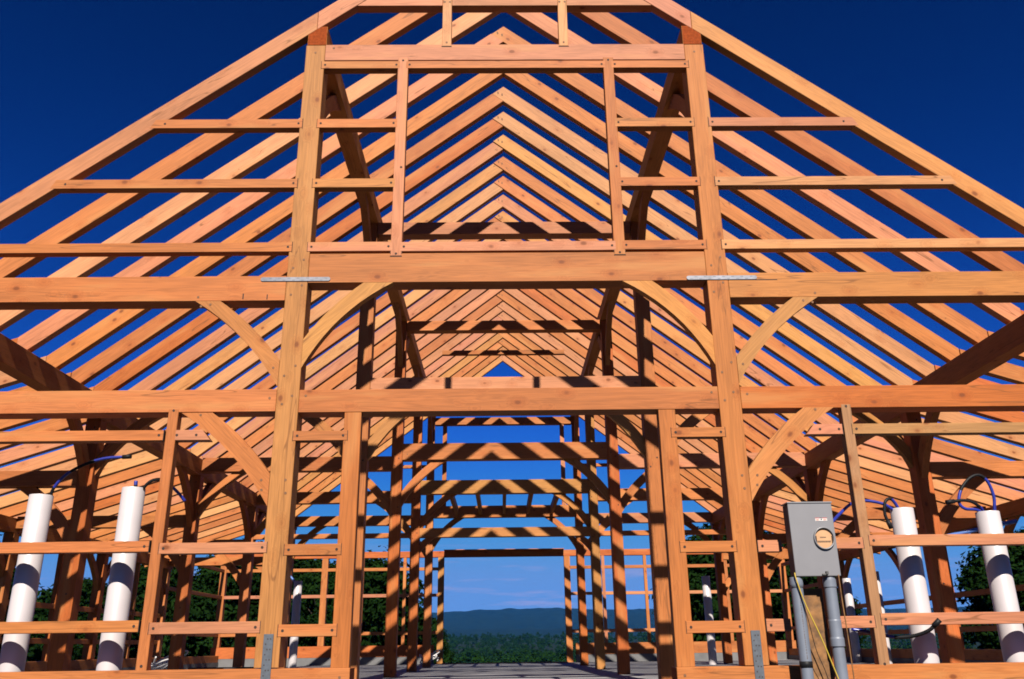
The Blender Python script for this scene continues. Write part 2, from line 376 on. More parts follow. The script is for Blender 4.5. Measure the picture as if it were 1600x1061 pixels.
for a, b in ((-2.022, -1.16), (-1.095, 1.10), (1.165, 2.022)):
    rail('gable_rail', a, b, 6.146, 6.242, tone('orange', 'pink'))
# door posts
post('door_post', -1.474, .003, 2.254, 0, .158, .10, (0.2268, 0.07104, 0.01746, 1))
post('door_post', 1.488, -.026, 2.254, 0, .158, .12, (0.2363, 0.07683, 0.01987, 1))
# wall studs
post('wall_stud', -3.158, -.03, 2.30, -.0025, .094, .1, tone('orange'), pegs=[(-3.158, -.0025, .04), (-3.158, -.0025, 2.285)], gaps=[((-3.21, -.0018, -.037), (-3.106, .02, -.029))])
post('wall_stud', 3.198, -.06, 2.29, -.0025, .092, .1, TONES['grey'] + (1,), pegs=[(3.198, -.0025, -.02), (3.198, -.0025, 2.27)], gaps=[((3.146, -.0018, -.068), (3.25, .02, -.059))], label='greyish weathered stud')
for s in (-1, 1):
    post('wall_stud', s * 7.6, -.03, 2.28, -.0025, .094, .1, tone('orange'))
    for xp, zt_ in ((5.95, 3.32), (XW, 2.27)):
        post('post', s * xp, .01, zt_, .0 if xp < 6 else .003, .21, .21, tone('orange', 'red'))
# wall rails
def wall_rail(s, a, b, z0, z1, tn, **k): return rail('wall_rail', min(s * a, s * b), max(s * a, s * b), z0, z1, tn, y=-.0045, **k)
for s in (-1, 1):
    for (z0, z1, zi0, zi1) in ((2.0, 2.098, 1.985, 2.077), (.99, 1.085, .945, 1.043), (.315, .412, .262, .362)):
        if s > 0 and z0 < 1.9: z0 -= .02; z1 -= .018; zi0 -= .012; zi1 -= .014
        wall_rail(s, 1.515, 2.022, zi0, zi1, tone('orange'))
        if z0 > 1.9:      # its end is cut to the slope of the curved brace
            T('wall_rail', [(s * 2.79, -.002, z0), (s * 3.135, -.002, z0), (s * 3.135, -.002, z1), (s * 2.87, -.002, z1)], (0, .1, 0), (1, 0, 0), tone('pink'), bev=.003,
              pegs=[(s * 3.10, -.002, (z0 + z1) / 2), (s * 2.92, -.002, (z0 + z1) / 2)], gaps=[((s * 3.135 - .004, -.001, z0 - .005), (s * 3.135 + .004, .02, z1 + .005))])
        elif s < 0:
            wall_rail(s, 2.178, 3.135, z0 - .02, z1 - .02, tone('pink'))
        else:   # cut where the meter box hangs
            wall_rail(s, 2.215, 2.43, z0 - .04, z1 - .035, tone('pink'), k1=False)
            wall_rail(s, 2.755, 3.17, z0 - .02, z1 - .02, tone('pink', 'orange'), k0=False)
        wall_rail(s, 3.225, 5.845, z0, z1, tone('orange') if s < 0 else (tone('pink') if z0 < 1.9 else (0.2079, 0.1037, 0.03913, 1)))
        wall_rail(s, 6.055, 9.2, z0, z1, tone('orange'))
# curved braces of the front wall
for s in (-1, 1):
    D = Vector((0, 0, -1)); O = Vector((s, 0, 0)); I = Vector((-s, 0, 0))
    e = (0, .09, 0)
    t1 = tone('gold', 'tan') if s > 0 else tone('orange', 'gold')
    brace('brace', (s * 2.206, -.003, 3.397), D, O, e, t1, (.62, .885), (.63, .875), pegs=[(s * 2.26, -.003, 2.7), (s * 2.93, -.003, 3.36), (s * 3.02, -.003, 3.34)])
    brace('brace', (s * 2.206, -.003, 2.262), D, O, e, tone('orange') if s < 0 else tone('gold', 'tan'), (.59, .88), (.585, .875), pegs=[(s * 2.27, -.003, 1.53), (s * 2.28, -.003, 1.62), (s * 2.9, -.003, 2.24)])
    brace('brace', (s * 1.994, -.003, 3.585), D, I, e, tone('gold', 'tan'), (.595, .89), (.555, .85), sag=.10)

# ------------------------------------------------------------------ rafters
def rafter_pts(s, y, x1, xa=0.0, lap=True):
    if s > 0:
        return [(0, y, ZR), (x1, y, ztop(x1)), (x1, y, ztop(x1) - VI), (-VI / 2 / S, y, ZR - VI / 2)]
    return [(-VI / 2 / S - .002, y, ZR - VI / 2 - .002), (-x1, y, ztop(x1)), (-x1, y, ztop(x1) - VI), (-.002, y, ZR - VI - .0015)]
RY = [0, .745, 1.465, 2.18, 2.88] + [3.575 + i * .688 for i in range(7)]
RY += [RY[-1] + (16.55 - RY[-1]) / 13 * i for i in range(1, 14)]
RT = .112; VI = .275
def peg2(y): return [(-.087, y, ZR - .105), (-.084, y, ZR - .125), (-.022, y, ZR - .142), (-.020, y, ZR - .162)]
XS = 6.052; ZS = ztop(XS); S2 = .33; VD2 = .205; XE = 9.95
def lean_pts(s, y):
    return [(s * (XS + .003), y, ZS - .004), (s * XE, y, ZS - S2 * (XE - XS)), (s * XE, y, ZS - S2 * (XE - XS) - VD2), (s * (XS + .003), y, ZS - VD2 - .03)]
ax = {s: Vector((s, 0, -S)) for s in (-1, 1)}; ax2 = {s: Vector((s, 0, -S2)) for s in (-1, 1)}
# front pair, jointed over the purlin
for s in (-1, 1):
    y = -.003
    if s > 0: up = [(0, y, ZR), (2.10, y, ztop(2.10)), (2.10, y, ztop(2.10) - VD), (-.157, y, ZR - .1225)]
    else: up = [(-.159, y, ZR - .1245), (-2.10, y, ztop(2.10)), (-2.10, y, ztop(2.10) - VD), (-.002, y, ZR - VD - .0015)]
    T('rafter', up, (0, RT, 0), ax[s], tone('pale', 'pink'))
    T('rafter', [(s * 2.103, y, ztop(2.10)), (s * XS, y, ztop(XS)), (s * XS, y, ztop(XS) - VD), (s * 2.103, y, ztop(2.10) - VD)], (0, RT, 0), ax[s], tone('pale', 'pink') if s < 0 else tone('tan', 'pale'))
    T('lean_to_rafter', lean_pts(s, y), (0, RT, 0), ax2[s], tone('orange'))
proto = {}
for s in (-1, 1):
    y = RY[1]
    proto[s] = T('rafter', rafter_pts(s, y, XS), (0, RT, 0), ax[s], tone('pink', 'orange'), pegs=peg2(y) if s > 0 else ())
    proto[s * 2] = T('lean_to_rafter', lean_pts(s, y), (0, RT, 0), ax2[s], tone('orange', 'pink'))
for y in RY[2:]:
    for k, o in proto.items():
        c = o.copy(); col.objects.link(c); c.parent = barn; c.matrix_parent_inverse = o.matrix_parent_inverse.copy()
        m = o.matrix_basis.copy(); m.translation.y += y - RY[1] + rnd.uniform(-.012, .012); m.translation.z += rnd.uniform(-.006, .006); c.matrix_basis = m
        c.color = tone('pink', 'pink', 'orange', 'orange', 'pale', 'tan', 'red') if abs(k) == 1 else tone('orange', 'orange', 'pink', 'pale', 'red')
        if y in RY[-13:] : pass

# ------------------------------------------------------------------ inner bents
def hb(y): return y + .004
for k in range(1, 5):
    y = Y[k]
    for s in (-1, 1):
        D = Vector((0, 0, -1)); O = Vector((s, 0, 0)); I = Vector((-s, 0, 0))
        post('post', s * 2.1, ZF + .002, 6.458, y, .21, .21, tone('tan') if (k == 3 and s > 0) else tone('orange', 'red', 'orange'),
             pegs=[(s * 2.1 + dx, y, z) for dx, z in ((-.04, 3.70), (.04, 3.62), (-.04, 3.48), (.05, 2.68), (-.05, 2.55))], pegm=1)
        post('post', s * 5.95, ZF + .002, 3.327, y, .21, .21, tone('red', 'orange'), pegs=[(s * 5.95, y, .9), (s * 5.95 + .03, y, 3.2)], pegm=1)
        post('post', s * XW, .003, 2.277, y, .2, .2, tone('orange', 'red'))
        xbeam('tie_beam', *sorted((s * 2.207, s * 5.843)), 3.395, 3.665, hb(y), .2, tone('orange', 'pink'))
        xbeam('lean_to_tie', *sorted((s * 6.057, s * (XW - .102))), 2.36, 2.58, hb(y), .19, tone('orange'))
        # braces across
        e = (0, .09, 0); yb = y + .06
        brace('brace', (s * 2.206, yb, 3.394), D, O, e, tone('orange', 'gold'))
        brace('brace', (s * 1.994, yb, 3.585), D, I, e, tone('gold', 'orange', 'tan'), (.60, .89), (.60, .87), sag=.09)
        brace('brace', (s * 5.844, yb, 3.394), D, I, e, tone('gold', 'orange'), sag=.09)
        brace('brace', (s * 6.056, yb, 2.359), D, O, e, tone('orange'), sag=.08)
        # braces along the purlin and the plates
        for dy in (-1, 1):
            if k == 4 and dy > 0: continue
            yo = y if dy < 0 else y + .21
            B = Vector((0, dy, 0))
            brace('purlin_brace', (s * 2.09 - .05, yo, 6.460), D, B, (.1, 0, 0), tone('orange', 'gold'), (.66, .98), (.70, 1.02), sag=.09)
            brace('plate_brace', (s * 5.95 - .05, yo, 3.329), D, B, (.1, 0, 0), tone('orange', 'red'), (.66, .98), (.64, .92), sag=.09)
            brace('plate_brace', (s * XW - .045, y if dy < 0 else y + .2, 2.279), D, B, (.09, 0, 0), tone('orange'), (.55, .8), (.55, .8), sag=.07)
    xbeam('tie_beam', -1.993, 1.993, 3.588, 3.91, hb(y), .2, tone('tan') if k == 3 else tone('orange', 'pink'), pegs=[(-1.9, hb(y), 3.7), (1.9, hb(y), 3.8)])
    xbeam('collar_beam', -1.983, 1.983, 6.26, 6.47, hb(y), .2, tone('pink', 'orange'))
for s in (-1, 1):     # front posts carry the purlin and plates too
    D = Vector((0, 0, -1)); B = Vector((0, 1, 0))
    brace('purlin_brace', (s * 2.09 - .05, .21, 6.460), D, B, (.1, 0, 0), tone('orange'), (.66, .98), (.70, 1.02), sag=.09)
    brace('plate_brace', (s * 5.95 - .05, .21, 3.329), D, B, (.1, 0, 0), tone('orange', 'red'), (.66, .98), (.64, .92), sag=.09)
xbeam('top_collar', -1.53, 1.53, 7.07, 7.18, hb(Y[3]), .12, tone('orange', 'pink'))
# loft: lower girt of the fifth bent and joists
y = Y[3]
xbeam('girt', -1.993, 1.993, 2.58, 2.79, hb(y), .2, tone('tan', 'orange'))
for s in (-1, 1):
    xbeam('girt', *sorted((s * 2.207, s * 5.843)), 2.575, 2.685, hb(y), .12, tone('orange', 'pink'))
    brace('small_brace', (s * 1.994, y + .06, 2.579), Vector((0, 0, -1)), Vector((-s, 0, 0)), (0, .08, 0), tone('orange'), (.18, .36), (.18, .36), sag=.02)
for x in (-1.33, -.665, 0, .665, 1.33):
    ybeam('loft_joist', x, .09, 3.66, 3.86, Y[3] + .206, Y[4] + .002, tone('orange', 'gold'))
for s in (-1, 1):
    for z0, z1 in ((4.27, 4.36), (5.0, 5.09)):
        xbeam('gable_rail', *sorted((s * 2.207, s * ((ZR - VI - z1) / S + .05))), z0, z1, Y[4] + .03, .09, tone('orange', 'pink'))
# gable studs of the far end
for x in (-1.7, 1.7):
    post('gable_stud', x, 3.912, 6.258, Y[4] + .03, .12, .1, tone('orange', 'pink'))

# ------------------------------------------------------------------ far wall and side walls
y = Y[5]
for s in (-1, 1):
    post('post', s * 2.1, ZF + .002, 3.0, y, .2, .2, tone('orange', 'tan'))
    post('post', s * 5.95, .247, 3.0, y, .2, .2, tone('orange'))
    post('post', s * XW, .247, 3.0, y, .2, .2, tone('orange'))
    for x in (3.3, 4.7, 7.4):
        post('wall_stud', s * x, .247, 3.0, y + .002, .1, .1, tone('orange', 'pink'))
    for z0, z1 in ((2.58, 2.68), (1.74, 1.84), (.57, .67)):
        xbeam('wall_rail', *sorted((s * 2.203, s * (XW - .1))), z0, z1, y + .006, .09, tone('orange', 'pink'))
xbeam('head_beam', -9.4, 9.4, 3.003, 3.2, y, .2, tone('red'))
xbeam('added_shade_board', -2.0, 2.0, 3.203, 3.222, y - .27, .47, tone('orange'))  # added board, jutting forward to keep sun off the head beam
for s in (-1, 1):
    ybeam('eave_plate', s * XW, .20, 3.0, 3.2, Y[4] + .21, Y[5] - .003, tone('orange')) if False else None
    for k in range(4):
        a, b = Y[k] + .205, Y[k + 1] - .003
        ys = (a + b) / 2
        post('wall_stud', s * XW, .003, 2.277, ys, .1, .1, tone('orange', 'red'))
        for z0, z1 in ((1.0, 1.1), (.33, .43)):
            ybeam('wall_rail', s * XW, .09, z0, z1, a, b, tone('orange'))
    a, b = Y[4] + .205, Y[5] - .003
    for z0, z1 in ((2.58, 2.68), (1.74, 1.84), (.57, .67)):
        ybeam('wall_rail', s * XW, .09, z0, z1, a, b, tone('orange'))
xbeam('threshold_board', -2.0, 2.0, ZF + .002, ZF + .03, 21.0, .3, tone('tan'))

# ------------------------------------------------------------------ steel on the timbers
def strap(x, z0, z1, w):
    bm = bmesh.new(); boxmesh(bm, x - w / 2, x + w / 2, -.010, -.005, z0, z1)
    bmesh.ops.bevel(bm, geom=list(bm.edges), offset=.002, segments=1, affect='EDGES')
    z = z1 - .04; i = 0
    while z > z0:
        for dx in ((-.02,) if i % 2 else (.02, -.005)):
            u = [bm.verts.new((x + dx + .006 * math.cos(q * math.pi / 3), -.0112, z + .006 * math.sin(q * math.pi / 3))) for q in range(6)]
            f = bm.faces.new(u); f.material_index = 1
        z -= .042; i += 1
    o = build('strap', bm, [GALV, HOLE], barn); o['label'] = 'galvanised steel hold-down strap with nail holes'
strap(-2.096, -.45, .286, .084); strap(2.11, -.45, .266, .082)
def plate(x0, x1, z):
    bm = bmesh.new(); h = .021; n = 8; pts = []
    for c, d in ((x1 - h, 1), (x0 + h, -1)):
        for k in range(n + 1):
            a = -math.pi / 2 + math.pi * k / n
            pts.append((c + d * h * math.cos(a), z + d * h * math.sin(a)))
    f = [bm.verts.new((x, -.0085, zz)) for x, zz in pts]; b_ = [bm.verts.new((x, -.0045, zz)) for x, zz in pts]
    bm.faces.new(f); bm.faces.new(b_[::-1])
    for i in range(len(f)): bm.faces.new((f[i], f[(i + 1) % len(f)], b_[(i + 1) % len(f)], b_[i]))
    k = 0; x = x0 + .05
    while x < x1 - .04:              # stamped nail slots
        zz = z + (.011 if k % 2 else -.011)
        boxmesh(bm, x - .014, x + .014, -.0095, -.008, zz - .0035, zz + .0035, 1); x += .046; k += 1
    o = build('mending_plate', bm, [SILVER, GALV], barn); o['label'] = 'bright silver steel strip across the post'
plate(-2.461, -1.770, 3.625); plate(1.788, 2.495, 3.612)

# ------------------------------------------------------------------ pipes
def tube_bm(bm, pts, r, seg=12, cap=True, mi=0, mfn=None):
    pts = [Vector(p) for p in pts]; rings_ = []
    prev = None
    for i, p in enumerate(pts):
        t = (pts[min(i + 1, len(pts) - 1)] - pts[max(i - 1, 0)]).normalized()
        u = prev if prev is not None else (Vector((0, 1, 0)) if abs(t.y) < .9 else Vector((1, 0, 0)))
        u = (u - t * u.dot(t)).normalized(); prev = u; v = t.cross(u)
        rings_.append([bm.verts.new(p + (u * math.cos(2 * math.pi * k / seg) + v * math.sin(2 * math.pi * k / seg)) * r) for k in range(seg)])
    for i in range(len(pts) - 1):
        for k in range(seg):
            f = bm.faces.new((rings_[i][k], rings_[i][(k + 1) % seg], rings_[i + 1][(k + 1) % seg], rings_[i + 1][k]))
            f.material_index = mfn(i / max(1, len(pts) - 2)) if mfn else mi; f.smooth = True
    if cap:
        for r_ in (rings_[0], rings_[-1]):
            f = bm.faces.new(r_); f.material_index = mi
def spline(pts, n=8):
    P = [Vector(p) for p in pts]; P = [2 * P[0] - P[1]] + P + [2 * P[-1] - P[-2]]; out = []
    for i in range(1, len(P) - 2):
        for j in range(n):
            t = j / n; a, b, c, d = P[i - 1:i + 3]
            out.append(.5 * ((2 * b) + (c - a) * t + (2 * a - 5 * b + 4 * c - d) * t * t + (3 * b - a - 3 * c + d) * t ** 3))
    out.append(P[-2]); return out
def lathe_z(bm, x, y, prof, seg=32, mi=0):
    rs = [[bm.verts.new((x + r * math.cos(2 * math.pi * k / seg), y + r * math.sin(2 * math.pi * k / seg), z)) for k in range(seg)] for r, z in prof]
    for i in range(len(rs) - 1):
        for k in range(seg):
            f = bm.faces.new((rs[i][k], rs[i][(k + 1) % seg], rs[i + 1][(k + 1) % seg], rs[i + 1][k])); f.smooth = True; f.material_index = mi
def stub_pipe(x, y, top, r, label):
    bm = bmesh.new()
    z0 = ZF + .001
    lathe_z(bm, x, y, [(r, z0), (r, top - .004), (r - .003, top), (r - .010, top), (r - .012, top - .004), (r - .012, top - .5), (.002, top - .5)], 40)
    o = build('pipe', bm, [PVC]); tag(o, label, 'pipe', 'white plastic conduit stubs'); return o
stub_pipe(-4.455, .375, 1.565, .105, 'white plastic pipe with one long dark cable arching out of it')
stub_pipe(-3.590, .375, 1.625, .105, 'white plastic pipe standing close beside the stud, short cable ends at its top')
stub_pipe(3.742, .375, 1.355, .105, 'white plastic pipe beside the weathered stud, its blue cable reaching to the meter box')
stub_pipe(4.560, .375, 1.315, .105, 'white plastic pipe with a large loop of blue cable on top')
stub_pipe(-5.42, 15.4, 1.85, .105, 'thin far white pipe seen between the yellow post and the door post')
stub_pipe(5.30, 15.4, 1.85, .105, 'thin far white pipe seen between the reddish post and the door post')
stub_pipe(9.02, 15.4, 1.75, .105, 'thin far white pipe seen just beside the grey conduit')
stub_pipe(10.05 - 1.2, 13.2, 1.75, .105, 'thin far white pipe peeping out from behind the weathered stud')

def cable(pts, label, mfn, r=.0145, mats=None, end=None):
    bm = bmesh.new(); sp = spline(pts)
    tube_bm(bm, sp, r, 10, True, 1, mfn)
    if end is not None:        # taped end
        q = sp[-1]; d = (sp[-1] - sp[-3]).normalized()
        tube_bm(bm, [q - d * .03, q + d * .01, q + d * .05], r * 1.45, 10, True, 1)
    o = build('cable', bm, mats or [BLUE, BLACK]); tag(o, label, 'cable', 'blue cables'); return o
bb = lambda t: 1 if t < .35 or .55 < t < .75 else 0
cable([(-4.42, .38, 1.2), (-4.37, .38, 1.5), (-4.35, .36, 1.62), (-4.24, .35, 1.76), (-4.08, .35, 1.855), (-3.90, .35, 1.91), (-3.70, .35, 1.925)], 'long cable arching out of the pipe farthest out on the yellow post side', bb, end=1)
cable([(-3.56, .38, 1.2), (-3.555, .36, 1.5), (-3.565, .35, 1.62), (-3.57, .35, 1.69)], 'short stub of cable standing up from the pipe by the stud', lambda t: 0 if t > .8 else 1, r=.017)
cable([(-3.60, .38, 1.2), (-3.52, .36, 1.55), (-3.46, .35, 1.66), (-3.39, .35, 1.70), (-3.30, .35, 1.69), (-3.17, .36, 1.585), (-3.1, .4, 1.5)], 'dark cable bowing from the pipe by the stud towards the stud', lambda t: 1 if t < .6 else 0)
cable([(3.74, .38, 1.0), (3.70, .36, 1.27), (3.61, .35, 1.37), (3.52, .35, 1.41), (3.38, .35, 1.43), (3.25, .33, 1.40), (3.10, .25, 1.30), (2.9, .1, 1.15)], 'blue cable running from the pipe across behind the stud to the meter box', lambda t: 0)
cable([(3.77, .38, 1.0), (3.715, .36, 1.30), (3.68, .35, 1.40), (3.63, .34, 1.445), (3.575, .33, 1.41), (3.555, .33, 1.30), (3.58, .33, 1.21)], 'short cable drooping over the rim of the pipe with a dark end', lambda t: 0 if t < .45 else 1, end=1)
cable([(4.60, .38, 1.0), (4.625, .36, 1.31), (4.64, .35, 1.46), (4.61, .35, 1.60), (4.54, .35, 1.665), (4.44, .35, 1.635), (4.34, .35, 1.53), (4.295, .35, 1.41), (4.34, .35, 1.345), (4.50, .36, 1.30), (4.55, .4, 1.0)], 'large upright loop of blue cable over the pipe', lambda t: 1 if .33 < t < .62 else 0)
cable([(4.50, .40, 1.0), (4.53, .38, 1.29), (4.45, .34, 1.385), (4.34, .33, 1.42), (4.21, .33, 1.41)], 'small curl of dark cable beside the large blue loop', lambda t: 0 if t < .4 else 1, end=1)
cable([(3.05, .25, .27), (3.22, .2, .235), (3.31, .16, .212), (3.40, .12, .195), (3.52, .06, .205), (3.62, -.01, .245), (3.68, -.04, .30)], 'low dark cable curving up in front of the pipe, capped end', lambda t: 0 if t < .45 else 1, end=1, r=.016)
cable([(-6.1, 15.4, 2.28), (-5.9, 15.4, 2.16), (-5.65, 15.4, 1.98), (-5.45, 15.4, 1.75)], 'far light blue cable bent out of the thin far pipe', lambda t: 0, r=.03, mats=[LBLUE, BLACK])
bm = bmesh.new(); tube_bm(bm, [(4.5, 1.2, 1.175), (5.32, 1.2, 1.335)], .022, 10); o = build('blue_tube', bm, [LBLUE]); tag(o, 'straight light blue tube slanting behind the pipe with the loop', 'tube')

# ------------------------------------------------------------------ electric meter
mx0, mx1, mz0, mz1 = 2.415, 2.80, .69, 1.315
meter = empty('meter_box', (2.6, -.25, .69)); tag(meter, 'grey metal electric meter box with a round cardboard covered opening', 'meter box')
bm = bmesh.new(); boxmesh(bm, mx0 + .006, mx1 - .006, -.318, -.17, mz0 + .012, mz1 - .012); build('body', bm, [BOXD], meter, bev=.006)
bm = bmesh.new(); boxmesh(bm, mx0, mx1, -.333, -.3185, mz0, mz1); build('cover', bm, [BOXM], meter, bev=.006)
bm = bmesh.new(); boxmesh(bm, mx0 - .004, mx1 + .004, -.340, -.16, mz1 - .008, mz1 + .004); build('top_flange', bm, [BOXM], meter, bev=.002)
def disc_y(bm, x, z, y, r0, r1, n=40, mi=0):
    a = [bm.verts.new((x + r0 * math.cos(2 * math.pi * k / n), y, z + r0 * math.sin(2 * math.pi * k / n))) for k in range(n)]
    if r1 is None: bm.faces.new(a).material_index = mi; return a
    b = [bm.verts.new((x + r1 * math.cos(2 * math.pi * k / n), y, z + r1 * math.sin(2 * math.pi * k / n))) for k in range(n)]
    for k in range(n): bm.faces.new((a[k], a[(k + 1) % n], b[(k + 1) % n], b[k])).material_index = mi
cx, cz = 2.695, 1.005
bm = bmesh.new()
n = 40; prof = [(.078, -.334), (.080, -.352), (.087, -.354), (.090, -.350), (.092, -.334)]
rs = [[bm.verts.new((cx + r * math.cos(2 * math.pi * k / n), yy, cz + r * 1.06 * math.sin(2 * math.pi * k / n))) for k in range(n)] for r, yy in prof]
for i in range(len(rs) - 1):
    for k in range(n): bm.faces.new((rs[i][k], rs[i][(k + 1) % n], rs[i + 1][(k + 1) % n], rs[i + 1][k])).smooth = True
build('ring', bm, [BOXM], meter)
bm = bmesh.new()
disc_y(bm, cx, cz, -.3345, .080, None, mi=0)
bmesh.ops.scale(bm, vec=(1, 1, 1.05), verts=bm.verts, space=Matrix.Translation((-cx, 0, -cz)))
xx = cx - .033
for i, w in enumerate((.008, .006, .01, .007, .009, .006, .008)):
    boxmesh(bm, xx, xx + w - .002, -.3362, -.335, cz + .004, cz + .013, 1); xx += w
boxmesh(bm, cx - .062, cx + .06, -.3362, -.335, cz - .024, cz - .021, 1)
xx = cx - .058
for i in range(14):
    w = .006 + .003 * (i % 3); boxmesh(bm, xx, xx + w - .0015, -.3362, -.335, cz - .034, cz - .027, 1); xx += w
    if xx > cx + .05: break
for s in (-1, 1): boxmesh(bm, cx + s * .072 - .006, cx + s * .072 + .006, -.345, -.335, cz - .045, cz + .02, 2)
build('opening_cover', bm, [CARD, INK, HOLE], meter)
bm = bmesh.new(); lx, lz = 2.692, 1.163
boxmesh(bm, lx - .052, lx + .052, -.3356, -.334, lz - .011, lz + .011, 0)
boxmesh(bm, lx - .052, lx + .052, -.3366, -.3357, lz + .012, lz + .017, 1)
for k in range(9):
    if abs(k - 4) < 2: continue
    boxmesh(bm, lx - .046 + k * .0105, lx - .039 + k * .0105, -.3366, -.3357, lz - .006, lz + .005, 1 if k % 2 else 3)
boxmesh(bm, lx - .016, lx + .014, -.3366, -.3357, lz - .012, lz + .016, 0)
f_ = [bm.verts.new(p) for p in ((lx - .006, -.337, lz - .004), (lx + .004, -.337, lz - .004), (lx + .007, -.337, lz + .008), (lx - .003, -.337, lz + .008))]
bm.faces.new(f_).material_index = 2
build('maker_plate', bm, [WHITE, RED, HOLE, CARD], meter)
bm = bmesh.new(); boxmesh(bm, cx - .058, cx - .012, -.352, -.334, mz0 + .006, mz0 + .02); boxmesh(bm, cx - .028, cx - .008, -.360, -.334, mz0 + .012, mz0 + .04); build('hasp', bm, [BOXD], meter, bev=.003)

bm = bmesh.new(); boxmesh(bm, 2.515, 2.685, -.16, -.02, -1.35, .60); o = build('meter_post', bm, [OLDW], bev=.006); tag(o, 'weathered dark brown square post under the meter box', 'post')
def conduit(x, y, prof, label, tape=None, print_=None):
    c = empty('conduit', (x, y, -1.35)); tag(c, label, 'conduit')
    pr = []
    for (r0, z0), (r1, z1) in zip(prof, prof[1:]):
        pr.append((r0, z0))
        if z1 - z0 > .03 and abs(r1 - r0) < 1e-6: pr += [(r0, z0 + .004), (r0, z1 - .004)]
    prof = pr + [prof[-1]]
    bm = bmesh.new(); lathe_z(bm, x, y, prof, 32); build('tube', bm, [GREYPVC], c)
    if tape:
        bm = bmesh.new(); lathe_z(bm, x, y, [(.05, tape[0]), (.0535, tape[0] + .002), (.0535, tape[1] - .002), (.05, tape[1])], 32); build('tape_band', bm, [BLACK], c)
    if print_:
        bm = bmesh.new(); z = print_[1]
        r2 = random.Random(3); rr = .0508
        while z > print_[0]:
            h = r2.uniform(.006, .014)
            for a0 in (-1.62, -1.56):
                vs = [bm.verts.new((x + rr * math.cos(a), y + rr * math.sin(a), zz)) for a, zz in ((a0, z), (a0 + .05, z), (a0 + .05, z - h), (a0, z - h))]
                bm.faces.new(vs)
            z -= h + r2.uniform(.003, .012)
        build('print_line', bm, [INK], c)
r = .05
conduit(2.430, -.27, [(r, -1.35), (r, .60), (r + .004, .602), (r + .006, .63), (r + .004, .66), (r, .688)], 'grey plastic conduit with black tape band and a vertical line of print', (-.035, .015), (.04, .56))
conduit(2.715, -.27, [(r, -1.35), (r, .125), (r + .008, .127), (r + .008, .19), (r + .003, .20), (r + .003, .335), (r, .337), (r, .60), (r + .005, .602), (r + .005, .66), (r, .688)], 'grey plastic conduit with a sleeved coupling halfway up')
bm = bmesh.new()
tube_bm(bm, spline([(2.405, -.335, .72), (2.41, -.345, .66), (2.46, -.35, .46), (2.56, -.355, .18), (2.65, -.36, -.12), (2.75, -.40, -.5), (2.8, -.45, -1.2)]), .0055, 6)
tube_bm(bm, spline([(2.405, -.335, .72), (2.42, -.338, .60), (2.47, -.33, .36), (2.52, -.30, .10), (2.60, -.28, -.15), (2.70, -.30, -.8)]), .003, 6, True, 1)
o = build('cord', bm, [YEL, BLACK]); tag(o, 'thin yellow cord hanging down in front of the meter post', 'cord')
bm = bmesh.new()
tube_bm(bm, spline([(2.775, -.34, .70), (2.778, -.335, .5), (2.785, -.335, .2), (2.79, -.33, -.2), (2.80, -.33, -1.2)]), .005, 6)
o = build('cord', bm, [OLDW]); tag(o, 'thin brown cord running down beside the sleeved conduit', 'cord')

# ------------------------------------------------------------------ things lying on the floor
def coil(x, y, label, seed, sc_=1.0):
    r3 = random.Random(seed); bm = bmesh.new()
    for k in range(5):
        pts = [(x + sc_ * (.28 * math.cos(a + k) + r3.uniform(-.06, .06)), y + .2 * math.sin(a), ZF + .03 + .05 * k + sc_ * .14 * (1 + math.sin(a * 1.5 + k)) * .8) for a in [i * .7 for i in range(9)]]
        tube_bm(bm, spline(pts, 5), .016, 6)
    o = build('hose_coil', bm, [WHITE]); tag(o, label, 'hose')
coil(-6.9, 10.6, 'tangled pale hose lying on the floor beyond the aisle post', 5, 1.2)
coil(-2.2, 18.6, 'tangled pale hose by the foot of the far door posts', 8, .9)
bm = bmesh.new()
for k in range(4): tube_bm(bm, [(-6.75 + .02 * k, 11.5 + .1 * k, ZF + .06 + .05 * (k % 2)), (-5.4, 11.5 + .1 * k, ZF + .06 + .05 * (k % 2))], .05, 10)
o = build('pipe_bundle', bm, [BLACK]); tag(o, 'bundle of black pipes lying on the floor', 'pipes')

# ------------------------------------------------------------------ trees
def leaf_mat(name, c0, c1):
    m, nt, b = mat(name)
    tc = N(nt, 'ShaderNodeTexCoord'); nz = N(nt, 'ShaderNodeTexNoise'); nz.inputs['Scale'].default_value = 1.3; nz.inputs['Detail'].default_value = 5
    L(nt, tc.outputs['Object'], nz.inputs['Vector'])
    c = N(nt, 'ShaderNodeValToRGB'); c.color_ramp.elements[0].color = c0 + (1,); c.color_ramp.elements[1].color = c1 + (1,)
    c.color_ramp.elements[0].position = .35; c.color_ramp.elements[1].position = .66
    L(nt, nz.outputs[0], c.inputs[0]); L(nt, c.outputs[0], b.inputs['Base Color'])
    b.inputs['Roughness'].default_value = .85; b.inputs['Specular IOR Level'].default_value = .02
    return m
LEAF = leaf_mat('broadleaf', (.0013, .0050, .0008), (.0055, .016, .0026))
LEAF2 = leaf_mat('far_leaf', (.0015, .0075, .0015), (.0075, .0235, .0045))
BARK = simple('bark', (.05, .035, .025), .9, 0, .3, 6, .4)
def leaf_quad(bm, p, n, s, r3):
    n = n.normalized(); u = n.orthogonal().normalized(); a = r3.uniform(0, 6.28); v = n.cross(u)
    d = u * math.cos(a) + v * math.sin(a); e = n.cross(d)
    k = n * s * .22
    bm.faces.new([bm.verts.new(q) for q in (p - d * s, p + e * s * .55 - k, p + d * s, p - e * s * .55 - k)])
